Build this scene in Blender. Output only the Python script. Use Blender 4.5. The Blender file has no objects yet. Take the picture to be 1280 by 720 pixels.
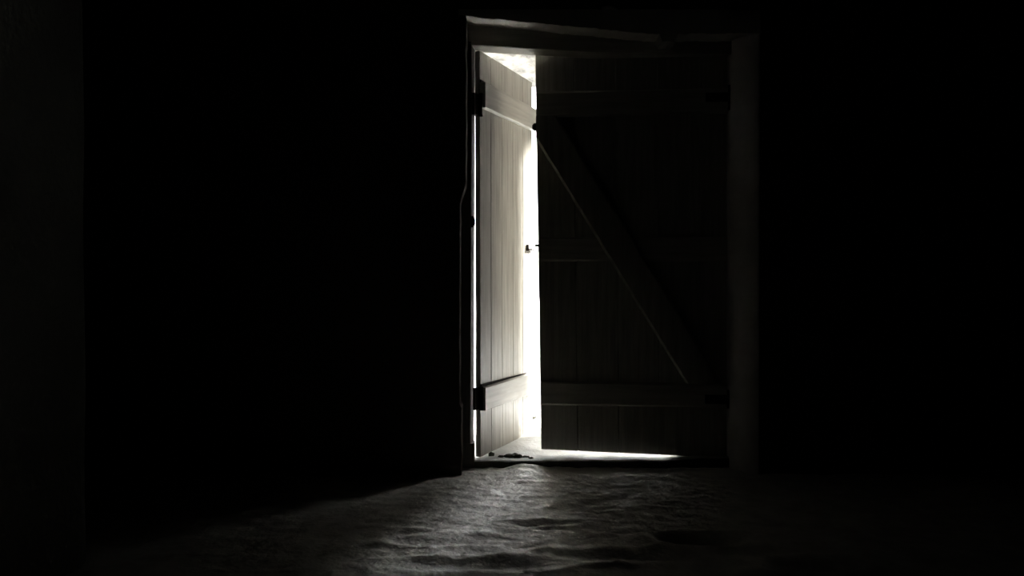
import bpy, bmesh, math, random
from mathutils import Vector, noise, Matrix
random.seed(7)
C = bpy.context.scene.collection
sc = bpy.context.scene

# ------------------------------------------------------------------ helpers
def nz(*p, s=1.0):
    return noise.noise(Vector(p) * s)

def obj(name, bm, mat, parent=None, smooth=False):
    me = bpy.data.meshes.new(name)
    bmesh.ops.recalc_face_normals(bm, faces=bm.faces)
    bm.to_mesh(me); bm.free()
    if smooth:
        for p in me.polygons: p.use_smooth = True
    me.materials.append(mat)
    o = bpy.data.objects.new(name, me); C.objects.link(o)
    if parent: o.parent = parent
    return o

def struct(name, bm, mat, smooth=False, label=None):
    o = obj(name, bm, mat, None, smooth); o['kind'] = 'structure'
    if label: o['label'] = label
    return o

def thing(name, label, cat, loc=(0, 0, 0), rz=0, group=None):
    o = bpy.data.objects.new(name, None); C.objects.link(o)
    o.empty_display_size = .1
    o.location = loc; o.rotation_euler = (0, 0, rz)
    o['label'] = label; o['category'] = cat
    if group: o['group'] = group
    return o

def tag(o, label, cat, group=None):
    o['label'] = label; o['category'] = cat
    if group: o['group'] = group
    return o

def loft(bm, rings, closed=True, cap=True):
    vs = [[bm.verts.new(p) for p in r] for r in rings]
    n = len(rings[0])
    for a, b in zip(vs[:-1], vs[1:]):
        for i in range(n if closed else n - 1):
            j = (i + 1) % n
            bm.faces.new((a[i], a[j], b[j], b[i]))
    if cap and closed:
        bm.faces.new(vs[0]); bm.faces.new(vs[-1])
    return vs

def timber(bm, a, b, w, d, rough=.0015, seed=0, bev=.003, step=.06, wdir=None, ddir=None):
    """a rough-sawn bar from a to b, w across, d deep, slightly wavy arrises"""
    a, b = Vector(a), Vector(b); ax = (b - a); L = ax.length; ax.normalize()
    ddir = Vector(ddir or (0, 1, 0)); wdir = ax.cross(ddir).normalized() if wdir is None else Vector(wdir)
    n = max(2, int(L / step)); rings = []
    hw, hd = w / 2, d / 2
    prof = [(-hw + bev, -hd), (hw - bev, -hd), (hw, -hd + bev), (hw, hd - bev), (hw - bev, hd), (-hw + bev, hd), (-hw, hd - bev), (-hw, -hd + bev)]
    for i in range(n + 1):
        c = a + ax * (L * i / n); r = []
        for k, (p, q) in enumerate(prof):
            j = nz(i * .9, k * 1.7 + seed * 5.3, seed * 3.1) * rough
            j2 = nz(i * .4, (1 if p > 0 else -1) * 2.3 + seed, 9.1) * rough * 1.6
            r.append(c + wdir * (p + (j + j2) * (1 if p > 0 else -1)) + ddir * (q + j * .5 * (1 if q > 0 else -1)))
        rings.append(r)
    loft(bm, rings)

def bar(bm, a, b, r, n=8):
    a, b = Vector(a), Vector(b); ax = (b - a).normalized()
    u = ax.orthogonal().normalized(); v = ax.cross(u)
    loft(bm, [[p + (u * math.cos(t) + v * math.sin(t)) * r for t in [2 * math.pi * k / n for k in range(n)]] for p in (a, b)])

def box(bm, x0, x1, y0, y1, z0, z1, bev=.0):
    m = bmesh.ops.create_cube(bm, size=1)
    for v in m['verts']:
        v.co = Vector((x0 + (v.co.x + .5) * (x1 - x0), y0 + (v.co.y + .5) * (y1 - y0), z0 + (v.co.z + .5) * (z1 - z0)))
    if bev:
        es = list({e for v in m['verts'] for e in v.link_edges})
        bmesh.ops.bevel(bm, geom=es, offset=bev, segments=2, affect='EDGES', profile=.6)

def lump(bm, c, r, sq=(1, 1, 1), seed=0, amp=.3, sub=3):
    m = bmesh.ops.create_icosphere(bm, subdivisions=sub, radius=1)
    for v in m['verts']:
        n = v.co.normalized()
        k = 1 + amp * nz(n.x * 1.3 + seed, n.y * 1.3, n.z * 1.3) + amp * .4 * nz(n.x * 3 + seed, n.y * 3, n.z * 3)
        v.co = Vector((c[0] + n.x * r * k * sq[0], c[1] + n.y * r * k * sq[1], c[2] + n.z * r * k * sq[2]))

# ------------------------------------------------------------------ materials
def new_mat(name):
    m = bpy.data.materials.new(name); m.use_nodes = True
    nt = m.node_tree; b = nt.nodes['Principled BSDF']
    return m, nt, b

def mat_noise(name, c1, c2, scale, rough=.9, stretch=(1, 1, 1), bump=.3, bdist=.004, detail=6, spec=.2, fine=0, metal=0):
    m, nt, b = new_mat(name); N = nt.nodes; L = nt.links
    tc = N.new('ShaderNodeTexCoord'); mp = N.new('ShaderNodeMapping'); mp.inputs['Scale'].default_value = stretch
    L.new(tc.outputs['Object'], mp.inputs['Vector'])
    n1 = N.new('ShaderNodeTexNoise'); n1.inputs['Scale'].default_value = scale; n1.inputs['Detail'].default_value = detail
    n1.inputs['Roughness'].default_value = .62
    L.new(mp.outputs[0], n1.inputs['Vector'])
    cr = N.new('ShaderNodeValToRGB'); cr.color_ramp.elements[0].position = .33; cr.color_ramp.elements[1].position = .68
    cr.color_ramp.elements[0].color = (*c1, 1); cr.color_ramp.elements[1].color = (*c2, 1)
    L.new(n1.outputs['Fac'], cr.inputs['Fac']); L.new(cr.outputs['Color'], b.inputs['Base Color'])
    b.inputs['Roughness'].default_value = rough; b.inputs['Specular IOR Level'].default_value = spec
    b.inputs['Metallic'].default_value = metal
    bp = N.new('ShaderNodeBump'); bp.inputs['Strength'].default_value = bump; bp.inputs['Distance'].default_value = bdist
    if fine:
        n2 = N.new('ShaderNodeTexNoise'); n2.inputs['Scale'].default_value = fine; n2.inputs['Detail'].default_value = 8
        L.new(mp.outputs[0], n2.inputs['Vector'])
        ad = N.new('ShaderNodeMath'); ad.operation = 'ADD'
        L.new(n1.outputs['Fac'], ad.inputs[0]); L.new(n2.outputs['Fac'], ad.inputs[1]); L.new(ad.outputs[0], bp.inputs['Height'])
    else:
        L.new(n1.outputs['Fac'], bp.inputs['Height'])
    L.new(bp.outputs['Normal'], b.inputs['Normal'])
    return m

M = {}
M['paint'] = mat_noise('weathered_offwhite_paint', (.34, .325, .28), (.56, .535, .48), 5, .36, (9, 9, .55), .25, .002, 7, spec=.6)
M['paint_h'] = mat_noise('weathered_offwhite_paint_rails', (.42, .40, .355), (.57, .545, .49), 5, .36, (.6, 9, 9), .25, .002, 7, spec=.6)
M['grey'] = mat_noise('old_grey_door_boards', (.30, .285, .24), (.50, .48, .42), 5, .8, (9, 9, .55), .4, .003, 7)
M['grey_h'] = mat_noise('old_grey_door_rails', (.36, .34, .29), (.52, .50, .44), 5, .8, (.6, 9, 9), .4, .003, 7)
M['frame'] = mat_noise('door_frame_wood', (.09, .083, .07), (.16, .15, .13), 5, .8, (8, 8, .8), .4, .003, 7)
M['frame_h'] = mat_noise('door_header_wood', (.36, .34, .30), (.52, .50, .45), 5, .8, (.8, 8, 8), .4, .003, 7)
M['iron'] = mat_noise('rusty_black_iron', (.012, .010, .009), (.035, .028, .024), 30, .7, bump=.5, bdist=.001, metal=.3)
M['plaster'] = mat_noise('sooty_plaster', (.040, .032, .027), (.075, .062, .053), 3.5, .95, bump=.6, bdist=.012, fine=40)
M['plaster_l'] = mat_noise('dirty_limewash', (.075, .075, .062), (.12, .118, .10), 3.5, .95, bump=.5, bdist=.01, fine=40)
M['lit_reveal'] = mat_noise('lit_reveal_plaster', (.52, .50, .46), (.70, .68, .63), 6, .95, bump=.5, bdist=.006, fine=50)  # wall edge paler than the wall: its light is put into the colour
M['blocker'] = mat_noise('dark_light_blocker', (.016, .015, .014), (.035, .032, .029), 5, .85, (1, 1, 9), .4, .006)  # only for the added light-blocking walls, near black to cut bounce
M['splay'] = mat_noise('lit_splay_plaster', (.56, .545, .51), (.72, .70, .66), 6, .95, bump=.4, bdist=.004, fine=50)  # splayed edge paler still, the glow on it put into the colour
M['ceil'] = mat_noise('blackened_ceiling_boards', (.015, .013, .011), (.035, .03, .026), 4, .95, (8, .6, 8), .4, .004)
M['earth'] = mat_noise('packed_earth_floor', (.42, .405, .36), (.70, .68, .62), 9, .6, (1, 1, 1), .8, .006, 9, fine=60, spec=.5)
M['snow'] = mat_noise('trodden_snow', (.66, .655, .63), (.84, .84, .82), 6, .9, bump=.5, bdist=.01, fine=50)
M['soffit'] = mat_noise('limewashed_eave_boards', (.12, .117, .108), (.34, .335, .31), 14, .95, bump=.6, bdist=.01, fine=40)
M['stone'] = mat_noise('fieldstone_and_lip_shade', (.03, .032, .024), (.14, .14, .115), 20, .9, bump=.6, bdist=.004)
M['peg'] = mat_noise('grey_wooden_peg', (.5, .49, .45), (.66, .64, .60), 20, .9)

# ------------------------------------------------------------------ key dimensions
EYE = .88
YF, YFR, YB = 3.75, 3.87, 3.97      # inner wall face, frame face, outer wall face
ZT = 2.72

# ------------------------------------------------------------------ floor (uneven packed earth, a low step below the threshold)
def axis(segs):
    out = []
    for a, b, st in segs:
        n = max(1, round((b - a) / st)); out += [a + (b - a) * i / n for i in range(n)]
    out.append(segs[-1][1]); return out

def grid(xs, ys, fz):
    bm = bmesh.new(); V = [[bm.verts.new((x, y, fz(x, y))) for x in xs] for y in ys]
    for j in range(len(ys) - 1):
        for i in range(len(xs) - 1):
            bm.faces.new((V[j][i], V[j][i + 1], V[j + 1][i + 1], V[j + 1][i]))
    return bm, V

def floor_z(x, y):
    h = .007 * nz(x * 2.1, y * 2.6, 1.3) + .005 * nz(x * 6.5, y * 8.5, 4.1) + .0055 * nz(x * 14, y * 19, 8) + .0045 * nz(x * 30, y * 38, 2)
    r = nz(x * 3.1, y * 7.0, 15.2)
    h += .005 * max(0, 1 - abs(r) * 9)                 # ridges of trodden clods
    for (px, py, rx, ry, d) in ((.66, 2.78, .12, .055, .045), (.33, 2.62, .20, .05, .018), (.98, 2.55, .13, .05, .022), (-.1, 2.55, .22, .045, .014), (.12, 3.0, .10, .03, .014)):
        q = ((x - px) / rx) ** 2 + ((y - py) / ry) ** 2
        h -= d * math.exp(-q) ; h += d * .5 * math.exp(-((math.sqrt(q) - 1.6) ** 2) * 4)
    t = max(0, min(1, (y - 3.35) / .5))
    h += .022 * math.exp(-((x - .07) / .09) ** 2) * t * t
    return -.034 + h

xs = axis([(-3.4, -1.5, .12), (-1.5, 2.3, .013), (2.3, 4.3, .12)])
ys = axis([(-2.6, 1.5, .12), (1.5, 3.9, .013)])
bm, _ = grid(xs, ys, floor_z)
struct('floor', bm, M['earth'], True)

# ------------------------------------------------------------------ outside ground, its edge forms the broken lip of the doorway
def ground_z(x, y):
    far = min(1, max(0, (y - 4.1) / .5))
    h = .006 * nz(x * 9, y * 9, 3) + .003 * nz(x * 25, y * 25, 7)
    h += far * .03 * (nz(x * 1.2, y * 1.2, 5) + .3)
    q = ((x - .22) / .13) ** 2 + ((y - 4.78) / .2) ** 2
    h += .10 * math.exp(-q)
    t = max(0, min(1, (x - .70) / .2)); h += .016 * t * t * (3 - 2 * t)
    q = ((x + .42) / .3) ** 2 + ((y - 4.5) / .4) ** 2
    h += .02 * math.exp(-q)
    return h
xs = axis([(-14, -1.2, .8), (-1.2, 1.6, .016), (1.6, 14, .8)])
ys = axis([(3.885, 5.6, .016), (5.6, 7, .2), (7, 40, 1.5)])
bm, V = grid(xs, ys, ground_z)
lip = []
for v in V[0]:
    e = .007 * nz(v.co.x * 14, 3, 1) + .004 * nz(v.co.x * 45, 6, 1)
    v.co.y += e
    lip.append(bm.verts.new((v.co.x, v.co.y + .006, -.12)))
for i in range(len(lip) - 1):
    bm.faces.new((V[0][i], lip[i], lip[i + 1], V[0][i + 1]))
for i, v in enumerate(V[0]):
    v.co.z -= .002
lipc = [v.co.copy() for v in V[0]]
struct('ground', bm, M['snow'], True)
bm = bmesh.new(); rings = []
for c in lipc:
    if -.6 < c.x < 1.4:
        e = .004 * nz(c.x * 22, 9, 2)
        rings.append([(c.x, c.y - .004 + e, -.12), (c.x, c.y - .003 + e, c.z - .006 + e * .5), (c.x, c.y + .006, c.z + .0005), (c.x, c.y + .05, c.z - .012), (c.x, c.y + .05, -.12)])
loft(bm, rings); struct('shaded_lip', bm, M['stone'])  # dark strip: the shade under the doorway lip, put into the colour

# ------------------------------------------------------------------ front wall with its crooked opening
bm = bmesh.new()
def xl(z):   # left edge of opening
    b = -.214 if z > 1.33 else (-.242 if z < 1.24 else -.214 - .028 * (1.33 - z) / .09)
    if z < .28: b = -.232
    return b - (.004 * (1.9 - z)) * .6 + .0035 * nz(z * 9, 1, 4) + .002 * nz(z * 30, 2, 4)
zs = axis([(-.12, 2.11, .02), (2.11, ZT, .3)])
rings = []
for z in zs:
    x = xl(min(z, 2.11))
    rings.append([(-3.3, YF, z), (x - .004, YF, z), (x, YF + .004, z), (x, YB, z), (-3.3, YB, z)])
loft(bm, rings)
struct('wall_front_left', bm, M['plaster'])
bm = bmesh.new(); rings = []
for z in zs:
    w = .006 * nz(z * 4, 8, 1) + .003 * nz(z * 17, 8, 1)
    pr = [(1.030, YB), (1.030, 3.942), (1.054, 3.942), (1.056, 3.888), (1.060, 3.862), (1.070, 3.832), (1.086, 3.805), (1.106, 3.780), (1.130, 3.762), (1.150, YF + .004), (1.162, YF + .003), (1.162, YB)]
    rings.append([(px + (w if k in (4, 5, 6, 7, 8) else 0), py - (w * .6 if k in (5, 6, 7) else 0), z) for k, (px, py) in enumerate(pr)])
loft(bm, rings)
struct('trim_3', bm, M['splay'], True)
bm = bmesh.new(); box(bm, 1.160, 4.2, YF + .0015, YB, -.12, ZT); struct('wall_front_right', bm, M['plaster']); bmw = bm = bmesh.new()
def zt(x):   # underside above the opening, sagging to the right
    if x < .70: b = 2.11 - (x + .214) / .914 * .086
    elif x < .765: b = 1.992
    else: b = 2.03
    return b + .004 * nz(x * 12, 5, 2) + .003 * nz(x * 40, 5, 3)
xs = axis([(-.25, 1.16, .012)])
rings = []
for x in xs:
    z = zt(x)
    rings.append([(x, YF + .002 * nz(x * 30, 1, 1), z + .003), (x, YF + .004, z), (x, YFR + .03, z), (x, YFR + .03, 2.145), (x, YF, 2.145)])
loft(bm, rings); struct('trim_4', bm, M['lit_reveal'])
bm = bmesh.new(); box(bm, -.30, 1.162, YF, YB, 2.144, ZT); struct('wall_front_top', bm, M['plaster'])

# door frame: splayed left jamb, header, both timber
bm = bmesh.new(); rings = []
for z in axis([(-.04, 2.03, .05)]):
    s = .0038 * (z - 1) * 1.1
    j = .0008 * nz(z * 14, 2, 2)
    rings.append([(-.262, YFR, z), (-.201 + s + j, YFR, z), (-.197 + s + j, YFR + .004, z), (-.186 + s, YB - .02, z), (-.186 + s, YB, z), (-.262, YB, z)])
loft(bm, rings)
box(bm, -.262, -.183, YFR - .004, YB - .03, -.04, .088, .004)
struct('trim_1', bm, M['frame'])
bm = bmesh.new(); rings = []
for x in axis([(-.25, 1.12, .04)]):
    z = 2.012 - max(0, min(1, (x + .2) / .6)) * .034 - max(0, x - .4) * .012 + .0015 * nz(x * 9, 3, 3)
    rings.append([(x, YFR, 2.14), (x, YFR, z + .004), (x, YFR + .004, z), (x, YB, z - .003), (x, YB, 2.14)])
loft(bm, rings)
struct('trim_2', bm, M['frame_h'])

# ------------------------------------------------------------------ rest of the room
bm = bmesh.new(); rings = []
for z in axis([(-.12, ZT, .05)]):
    w = .008 * nz(z * 2.5, 3, 8)
    rings.append([(-1.375 + w, -2.6, z), (-1.375 + w, 2.55, z), (-1.385 + w, 2.59, z), (-1.42 + w, 2.61, z), (-1.62, 2.61, z), (-1.62, -2.6, z)])
loft(bm, rings)
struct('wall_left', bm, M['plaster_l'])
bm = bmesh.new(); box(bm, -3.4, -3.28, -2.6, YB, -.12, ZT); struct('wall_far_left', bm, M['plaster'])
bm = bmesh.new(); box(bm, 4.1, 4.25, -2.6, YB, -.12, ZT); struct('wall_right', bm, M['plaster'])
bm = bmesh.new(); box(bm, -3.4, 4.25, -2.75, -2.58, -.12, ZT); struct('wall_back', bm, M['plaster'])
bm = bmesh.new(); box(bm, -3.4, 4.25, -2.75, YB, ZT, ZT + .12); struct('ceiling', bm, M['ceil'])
# eave outside, sloping down from the wall, its width set to shape the light
bm = bmesh.new()
rings = []
for x in axis([(-.9, .90, .1)]):
    w = .012 * nz(x * 2, 1, 1)
    rings.append([(x, YB - .01, 2.47), (x, 4.7, 2.325 + w), (x, 5.42, 2.185 + w), (x, 5.45, 2.25), (x, YB - .01, 2.62)])
loft(bm, rings)
struct('eave', bm, M['soffit'])
# unseen wall added on the right to block sky and sun
bm = bmesh.new(); rings = []
for y in axis([(YB, 5.34, .2)]):
    w = .01 * nz(y * 2, 4, 4)
    rings.append([(1.45 + w, y, -.1), (1.45 + w, y, 3.6), (1.75, y, 3.6), (1.75, y, -.1)])
loft(bm, rings); struct('light_blocker_right', bm, M['blocker'])
# unseen tall slab added to cut sky light on the floor
bm = bmesh.new(); rings = []
a, b = Vector((1.9, 9.75)), Vector((10, 6.5))
for i in range(31):
    c = a.lerp(b, i / 30); q = Vector((.37, .93)) * .5; w = .02 * nz(i * .6, 1, 9); hh = max(4.2, 8.0 - max(0, c.x - 2.6) * 1.15)
    rings.append([(c.x, c.y + w, -.1), (c.x, c.y + w, hh), (c.x + q.x, c.y + q.y, hh + .1), (c.x + q.x, c.y + q.y, -.1)])
loft(bm, rings); struct('light_blocker_far', bm, M['blocker'])

# ------------------------------------------------------------------ board doors
def leaf_boards(widths, z0, z1, th, shear, seed, gap=.0035, foot=None):
    bm = bmesh.new(); u = 0
    for k, w in enumerate(widths):
        rings = []
        for z in axis([(z0, z1, .08)]):
            f = shear(z); a, b = (u + gap / 2), (u + w - gap / 2)
            j = .0012 * nz(z * 5, k * 3.1 + seed, 1); j2 = .0012 * nz(z * 5, k * 3.1 + seed + 1.5, 1)
            a, b = f(a) + j, f(b) + j2; bv = .003; y = .0015 * nz(k * 7.7, seed, 2)
            za = zb = z
            if foot and not rings: za, zb = foot(a), foot(b)
            rings.append([(a + bv, y, za), (b - bv, y, zb), (b, y + bv, zb), (b, th - bv, zb), (b - bv, th, zb), (a + bv, th, za), (a, th - bv, za), (a, y + bv, za)])
        loft(bm, rings); u += w
    # tongue behind the joints so no light leaks through
    rings = []
    for z in axis([(z0 + .004, z1 - .004, .2)]):
        f = shear(z); za = zb = z
        if foot and not rings: za, zb = foot(0), foot(u)
        rings.append([(f(.01), th * .16, za), (f(u - .01), th * .16, zb), (f(u - .01), th * .84, zb), (f(.01), th * .84, za)])
    loft(bm, rings)
    return bm

# --- left leaf: swung out into the daylight, its inner face lit
ang = math.atan2(.65, .275)
A = thing('plank_door', 'bright off-white plank door leaf swung outward, sunlit on its inner face', 'door', (-.155, 3.932, 0), ang)
lean = lambda z: (lambda u: u)
obj('door_boards', leaf_boards([.13, .14, .145, .14, .145], .008, 2.002, .027, lean, 1, .0009), M['paint'], A)
def rail(bm, u0, u1, z0, z1, y0, y1, seed, bev=.003, rough=.0012):
    timber(bm, (u0, (y0 + y1) / 2, (z0 + z1) / 2), (u1, (y0 + y1) / 2, (z0 + z1) / 2), z1 - z0, y1 - y0, rough, seed, bev, wdir=(0, 0, 1))
bm = bmesh.new(); rail(bm, .0, .693, 1.722, 1.846, -.031, -.001, 3); obj('rail', bm, M['paint_h'], A)
bm = bmesh.new(); rail(bm, .0, .680, .238, .352, -.028, -.001, 4); obj('rail', bm, M['paint_h'], A)
A.rotation_euler[1] = -.004

def nails(parent, pts, y, r=.0035):
    for (u, z) in pts:
        bm = bmesh.new(); bmesh.ops.create_icosphere(bm, subdivisions=1, radius=r, matrix=Matrix.Translation((u, y, z)) @ Matrix.Scale(.5, 4, (0, 1, 0)))
        obj('nail', bm, M['iron'], parent)

# hinges: jamb plate, knuckle and strap folded round the hinge edge
def hinge(parent, zc, h, edge_y, side):
    bm = bmesh.new()
    bar(bm, (-.006 * side, edge_y, zc - h / 2), (-.006 * side, edge_y, zc + h / 2), .0085, 10)
    for dz in (-h / 2, h / 2): bar(bm, (-.006 * side, edge_y, zc + dz - .004), (-.006 * side, edge_y, zc + dz + .004), .010, 10)
    return bm
for zc, h in ((1.735, .105), (.300, .108)):
    bm = hinge(A, zc, h, -.008, 1)
    box(bm, -.004, .0, -.012, .024, zc - h / 2, zc + h / 2, .001)
    # plate reaching over to the jamb lining
    bmj = bmesh.new()
    m = Matrix.Rotation(-ang, 4, 'Z')
    box(bm, -.052, -.004, .004, .016, zc - h / 2, zc + h / 2, .001)
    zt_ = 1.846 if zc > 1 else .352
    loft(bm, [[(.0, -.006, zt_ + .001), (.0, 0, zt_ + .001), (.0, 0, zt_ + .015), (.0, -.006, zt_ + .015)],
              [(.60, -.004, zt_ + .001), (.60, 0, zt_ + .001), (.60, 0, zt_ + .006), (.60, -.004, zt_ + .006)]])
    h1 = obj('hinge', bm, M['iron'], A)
# latch near the free edge
bm = bmesh.new()
box(bm, .604, .622, -.012, 0, 1.040, 1.076, .003)
bar(bm, (.608, -.012, 1.050), (.690, -.012, 1.050), .005)
bar(bm, (.664, 0, 1.050), (.664, -.016, 1.050), .005)
obj('latch', bm, M['iron'], A)

# --- right leaf: almost closed, pushed outward by a hand's breadth, braced
hx, hy, fx, fy = 1.051, 3.905, .128, 3.995
W = math.hypot(hx - fx, hy - fy)
angB = math.atan2(fy - hy, fx - hx)
A['kind'] = 'thing'
B = thing('plank_door', 'dark braced plank door leaf standing ajar, wider leaf on the right', 'door', (hx, hy, 0), angB)
B['kind'] = 'thing'
# local +x runs from hinge to free edge, local -y would point outward, so the inner face is +y
def shB(z): return lambda u: u * (1 + .017 * (z - 1.0))
def flip(bm):
    for v in bm.verts: v.co.y = -v.co.y
    return bm
obj('door_boards', flip(leaf_boards([.13, .2, .2, .205, W - .735], .010, 2.045, .03, shB, 5, .006, lambda u: .010 + .024 * u / W)), M['grey'], B)
# NB local z-rotation by ~168 deg: inner (room) side is +y
def railB(u0, u1, z0, z1, t, seed):
    bm = bmesh.new(); f0 = shB((z0 + z1) / 2)
    rail(bm, f0(u0), f0(u1), z0, z1, .001, t, seed, .009); return obj('rail', bm, M['grey_h'], B)
railB(.004, W - .006, 1.688, 1.812, .028, 6)
railB(.004, W - .006, .258, .376, .028, 8)
railB(.004, W - .012, .972, 1.090, .022, 7)
# diagonal brace from the free edge under the top rail down to the hinge side on the lower rail
bm = bmesh.new()
ft, fb = shB(1.69), shB(.37)
# corner points (u,z) of the brace outline in the plane of the door
P = [(ft(W - .006), 1.572), (ft(W - .006), 1.685), (ft(W - .105), 1.685), (fb(.035), .379), (fb(.205), .379)]
n = 26
left = [Vector((P[0][0], P[0][1])).lerp(Vector(P[4]), i / n) for i in range(n + 1)]
right = [Vector((P[2][0], P[2][1])).lerp(Vector(P[3]), i / n) for i in range(n + 1)]
rings = []
for i, (l, r) in enumerate(zip(left, right)):
    j = .0022 * nz(i * .8, 3, 3); j2 = .0022 * nz(i * .8, 8, 3)
    l = Vector((l.x + j, l.y)); r = Vector((r.x + j2, r.y)); d = (r - l).normalized() * .010
    t0, t1 = .001, .062
    rings.append([(l.x, t0, l.y), (l.x, t1 - .010, l.y), (l.x + d.x, t1, l.y + d.y), (r.x - d.x, t1, r.y - d.y), (r.x, t1 - .010, r.y), (r.x, t0, r.y)])
loft(bm, rings)
# heel that fills the corner under the top rail
vs0 = [(P[0][0], P[0][1]), (P[1][0], P[1][1]), (P[2][0], P[2][1])]
loft(bm, [[(u, .001, z) for u, z in vs0], [(u, t1, z) for u, z in vs0]])
obj('brace', bm, M['grey'], B)
for zc, h in ((1.765, .12), (.30, .09)):
    bm = bmesh.new()
    bar(bm, (-.006, .012, zc - h / 2), (-.006, .012, zc + h / 2), .010, 10)
    box(bm, -.006, .11, .028, .033, zc - .022, zc + .022, .001)
    box(bm, -.036, -.004, .008, .018, zc - h / 2, zc + h / 2, .001)
    obj('hinge', bm, M['iron'], B)
bm = bmesh.new()
f = shB(1.05)(W)
box(bm, f - .05, f - .004, .001, .007, 1.02, 1.075, .001); bar(bm, (f - .03, .01, 1.052), (f + .012, .004, 1.052), .006)
obj('latch', bm, M['iron'], B)
bm = bmesh.new()
f = shB(1.64)(W)
lump(bm, (f + .002, .012, 1.64), .016, (1, .8, 1.3), 3, .3, 2)
obj('catch', bm, M['iron'], B)

# keeper on the jamb half way up
bm = bmesh.new(); box(bm, -.205, -.179, 3.876, 3.900, 1.145, 1.178, .003); bar(bm, (-.192, 3.878, 1.135), (-.192, 3.878, 1.188), .006)
tag(obj('keeper', bm, M['iron']), 'small black iron keeper on the lit door jamb, between the two hinges', 'hardware')

# peg in the plaster above the door
bm = bmesh.new()
rings = []
for i, t in enumerate([0, .25, .5, .75, 1]):
    r = .014 - .004 * t
    rings.append([(.415 + .085 * t, YF - .010 - .030 * math.sin(t * 3.1) + r * .8 * math.cos(a), 2.141 - .006 * t + .004 * math.sin(t * 5) + r * .7 * math.sin(a)) for a in [2 * math.pi * k / 8 for k in range(8)]])
loft(bm, rings)
tag(obj('wooden_peg', bm, M['peg'], None, True), 'short grey wooden peg stuck to the dark wall above the doorway', 'peg')

# ------------------------------------------------------------------ stones and clods in the doorway
def stone(x, y, r, sq, seed, label, grp=None, z=None, name='stone'):
    bm = bmesh.new(); z0 = (ground_z(x, y) if y > 3.88 else floor_z(x, y)) if z is None else z
    lump(bm, (0, 0, r * sq[2] * .55), r, sq, seed, .35, 3)
    o = obj(name, bm, M['stone'], None, True); o.location = (x, y, z0)
    tag(o, label, 'stone', grp); return o
stone(-.104, 3.985, .014, (1.1, 1, .9), 1, 'small dark stone in the white lip at the foot of the bright door')
stone(-.012, 3.965, .019, (1.6, 1, .6), 2, 'flat dark stone left of the darkest clod on the threshold')
stone(.030, 3.955, .016, (1.3, 1, .7), 5, 'darkest flat stone in the middle of the gap on the threshold')
stone(.068, 3.960, .010, (1.8, 1, .5), 9, 'thin sliver of stone lying nearest the dark door on the threshold')
stone(-.055, 3.950, .010, (1.5, 1, .6), 12, 'smallest grey pebble between the jamb foot and the flat stones')
stone(.118, 4.70, .026, (1.3, 1, .6), 21, 'grey stone half buried on top of the snow heap outside', z=ground_z(.118, 4.70) + .0)

stone(.012, 3.990, .012, (1.4, 1, .8), 31, 'round grey pebble just behind the dark flat stones in the doorway')
stone(.093, 3.930, .007, (1.6, 1, .7), 33, 'tiny grit stone at the broken edge of the threshold, nearest the room')

# ------------------------------------------------------------------ light: an overcast winter sky is all there is
w = bpy.data.worlds.new('overcast'); sc.world = w; w.use_nodes = True
nt = w.node_tree; bg = nt.nodes['Background']
tc = nt.nodes.new('ShaderNodeTexCoord'); sp = nt.nodes.new('ShaderNodeSeparateXYZ'); cr = nt.nodes.new('ShaderNodeValToRGB')
nt.links.new(tc.outputs['Generated'], sp.inputs[0]); nt.links.new(sp.outputs['Z'], cr.inputs['Fac'])
cr.color_ramp.elements[0].position = 0; cr.color_ramp.elements[0].color = (.95, .945, .93, 1)
cr.color_ramp.elements[1].position = .9; cr.color_ramp.elements[1].color = (.80, .81, .82, 1)
nt.links.new(cr.outputs['Color'], bg.inputs['Color'])
bg.inputs['Strength'].default_value = 5.0
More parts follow.
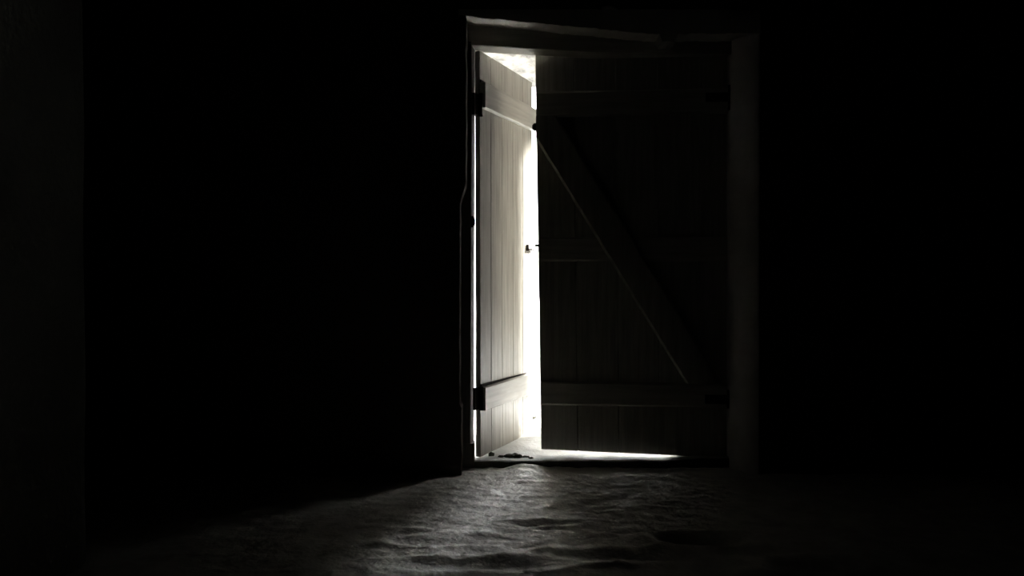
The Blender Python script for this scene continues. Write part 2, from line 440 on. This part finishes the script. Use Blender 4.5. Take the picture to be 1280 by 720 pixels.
# the brightest part of the cloud stands low, a little to the right of straight out
def lobe(az, el, width, gain):
    d = Vector((math.sin(math.radians(az)) * math.cos(math.radians(el)), math.cos(math.radians(az)) * math.cos(math.radians(el)), math.sin(math.radians(el))))
    vm = nt.nodes.new('ShaderNodeVectorMath'); vm.operation = 'DOT_PRODUCT'; vm.inputs[1].default_value = d
    nm = nt.nodes.new('ShaderNodeVectorMath'); nm.operation = 'NORMALIZE'
    nt.links.new(tc.outputs['Generated'], nm.inputs[0]); nt.links.new(nm.outputs[0], vm.inputs[0])
    mr = nt.nodes.new('ShaderNodeMapRange'); mr.interpolation_type = 'SMOOTHERSTEP'
    mr.inputs['From Min'].default_value = math.cos(math.radians(width)); mr.inputs['From Max'].default_value = 1
    mr.inputs['To Min'].default_value = 0; mr.inputs['To Max'].default_value = gain
    nt.links.new(vm.outputs['Value'], mr.inputs['Value']); return mr.outputs[0]
ad = nt.nodes.new('ShaderNodeMath'); ad.operation = 'ADD'; ad.inputs[1].default_value = 5.0
nt.links.new(lobe(15, 17, 10, 15), ad.inputs[0]); nt.links.new(ad.outputs[0], bg.inputs['Strength'])
sl = bpy.data.lights.new('hazy_sun', 'SUN'); so = bpy.data.objects.new('hazy_sun', sl); C.objects.link(so)
sl.energy = 54; sl.angle = math.radians(7.5); sl.color = (1, .97, .92)
SAZ, SEL = math.radians(60), math.radians(35)
so.rotation_euler = Vector((math.sin(SAZ) * math.cos(SEL), math.cos(SAZ) * math.cos(SEL), math.sin(SEL))).to_track_quat('Z', 'Y').to_euler()
so.location = (12, 10, 9)

# ------------------------------------------------------------------ camera
cd = bpy.data.cameras.new('camera'); cam = bpy.data.objects.new('camera', cd); C.objects.link(cam)
cd.sensor_width = 36; cd.lens = 1000 / 1280 * 36; cd.clip_start = .02
cam.location = (0, 0, EYE); cam.rotation_euler = (math.radians(90) - math.atan(.010), 0, 0)
sc.camera = cam
sc.view_settings.view_transform = 'Standard'; sc.view_settings.look = 'None'
sc.view_settings.exposure = 0.88; sc.view_settings.gamma = 1; sc.view_settings.use_curve_mapping = False
cy = sc.cycles
cy.max_bounces = 12; cy.diffuse_bounces = 8; cy.glossy_bounces = 4
cy.use_denoising = True; cy.sample_clamp_indirect = 0
cy.caustics_reflective = True; cy.blur_glossy = .3; cy.caustics_refractive = False
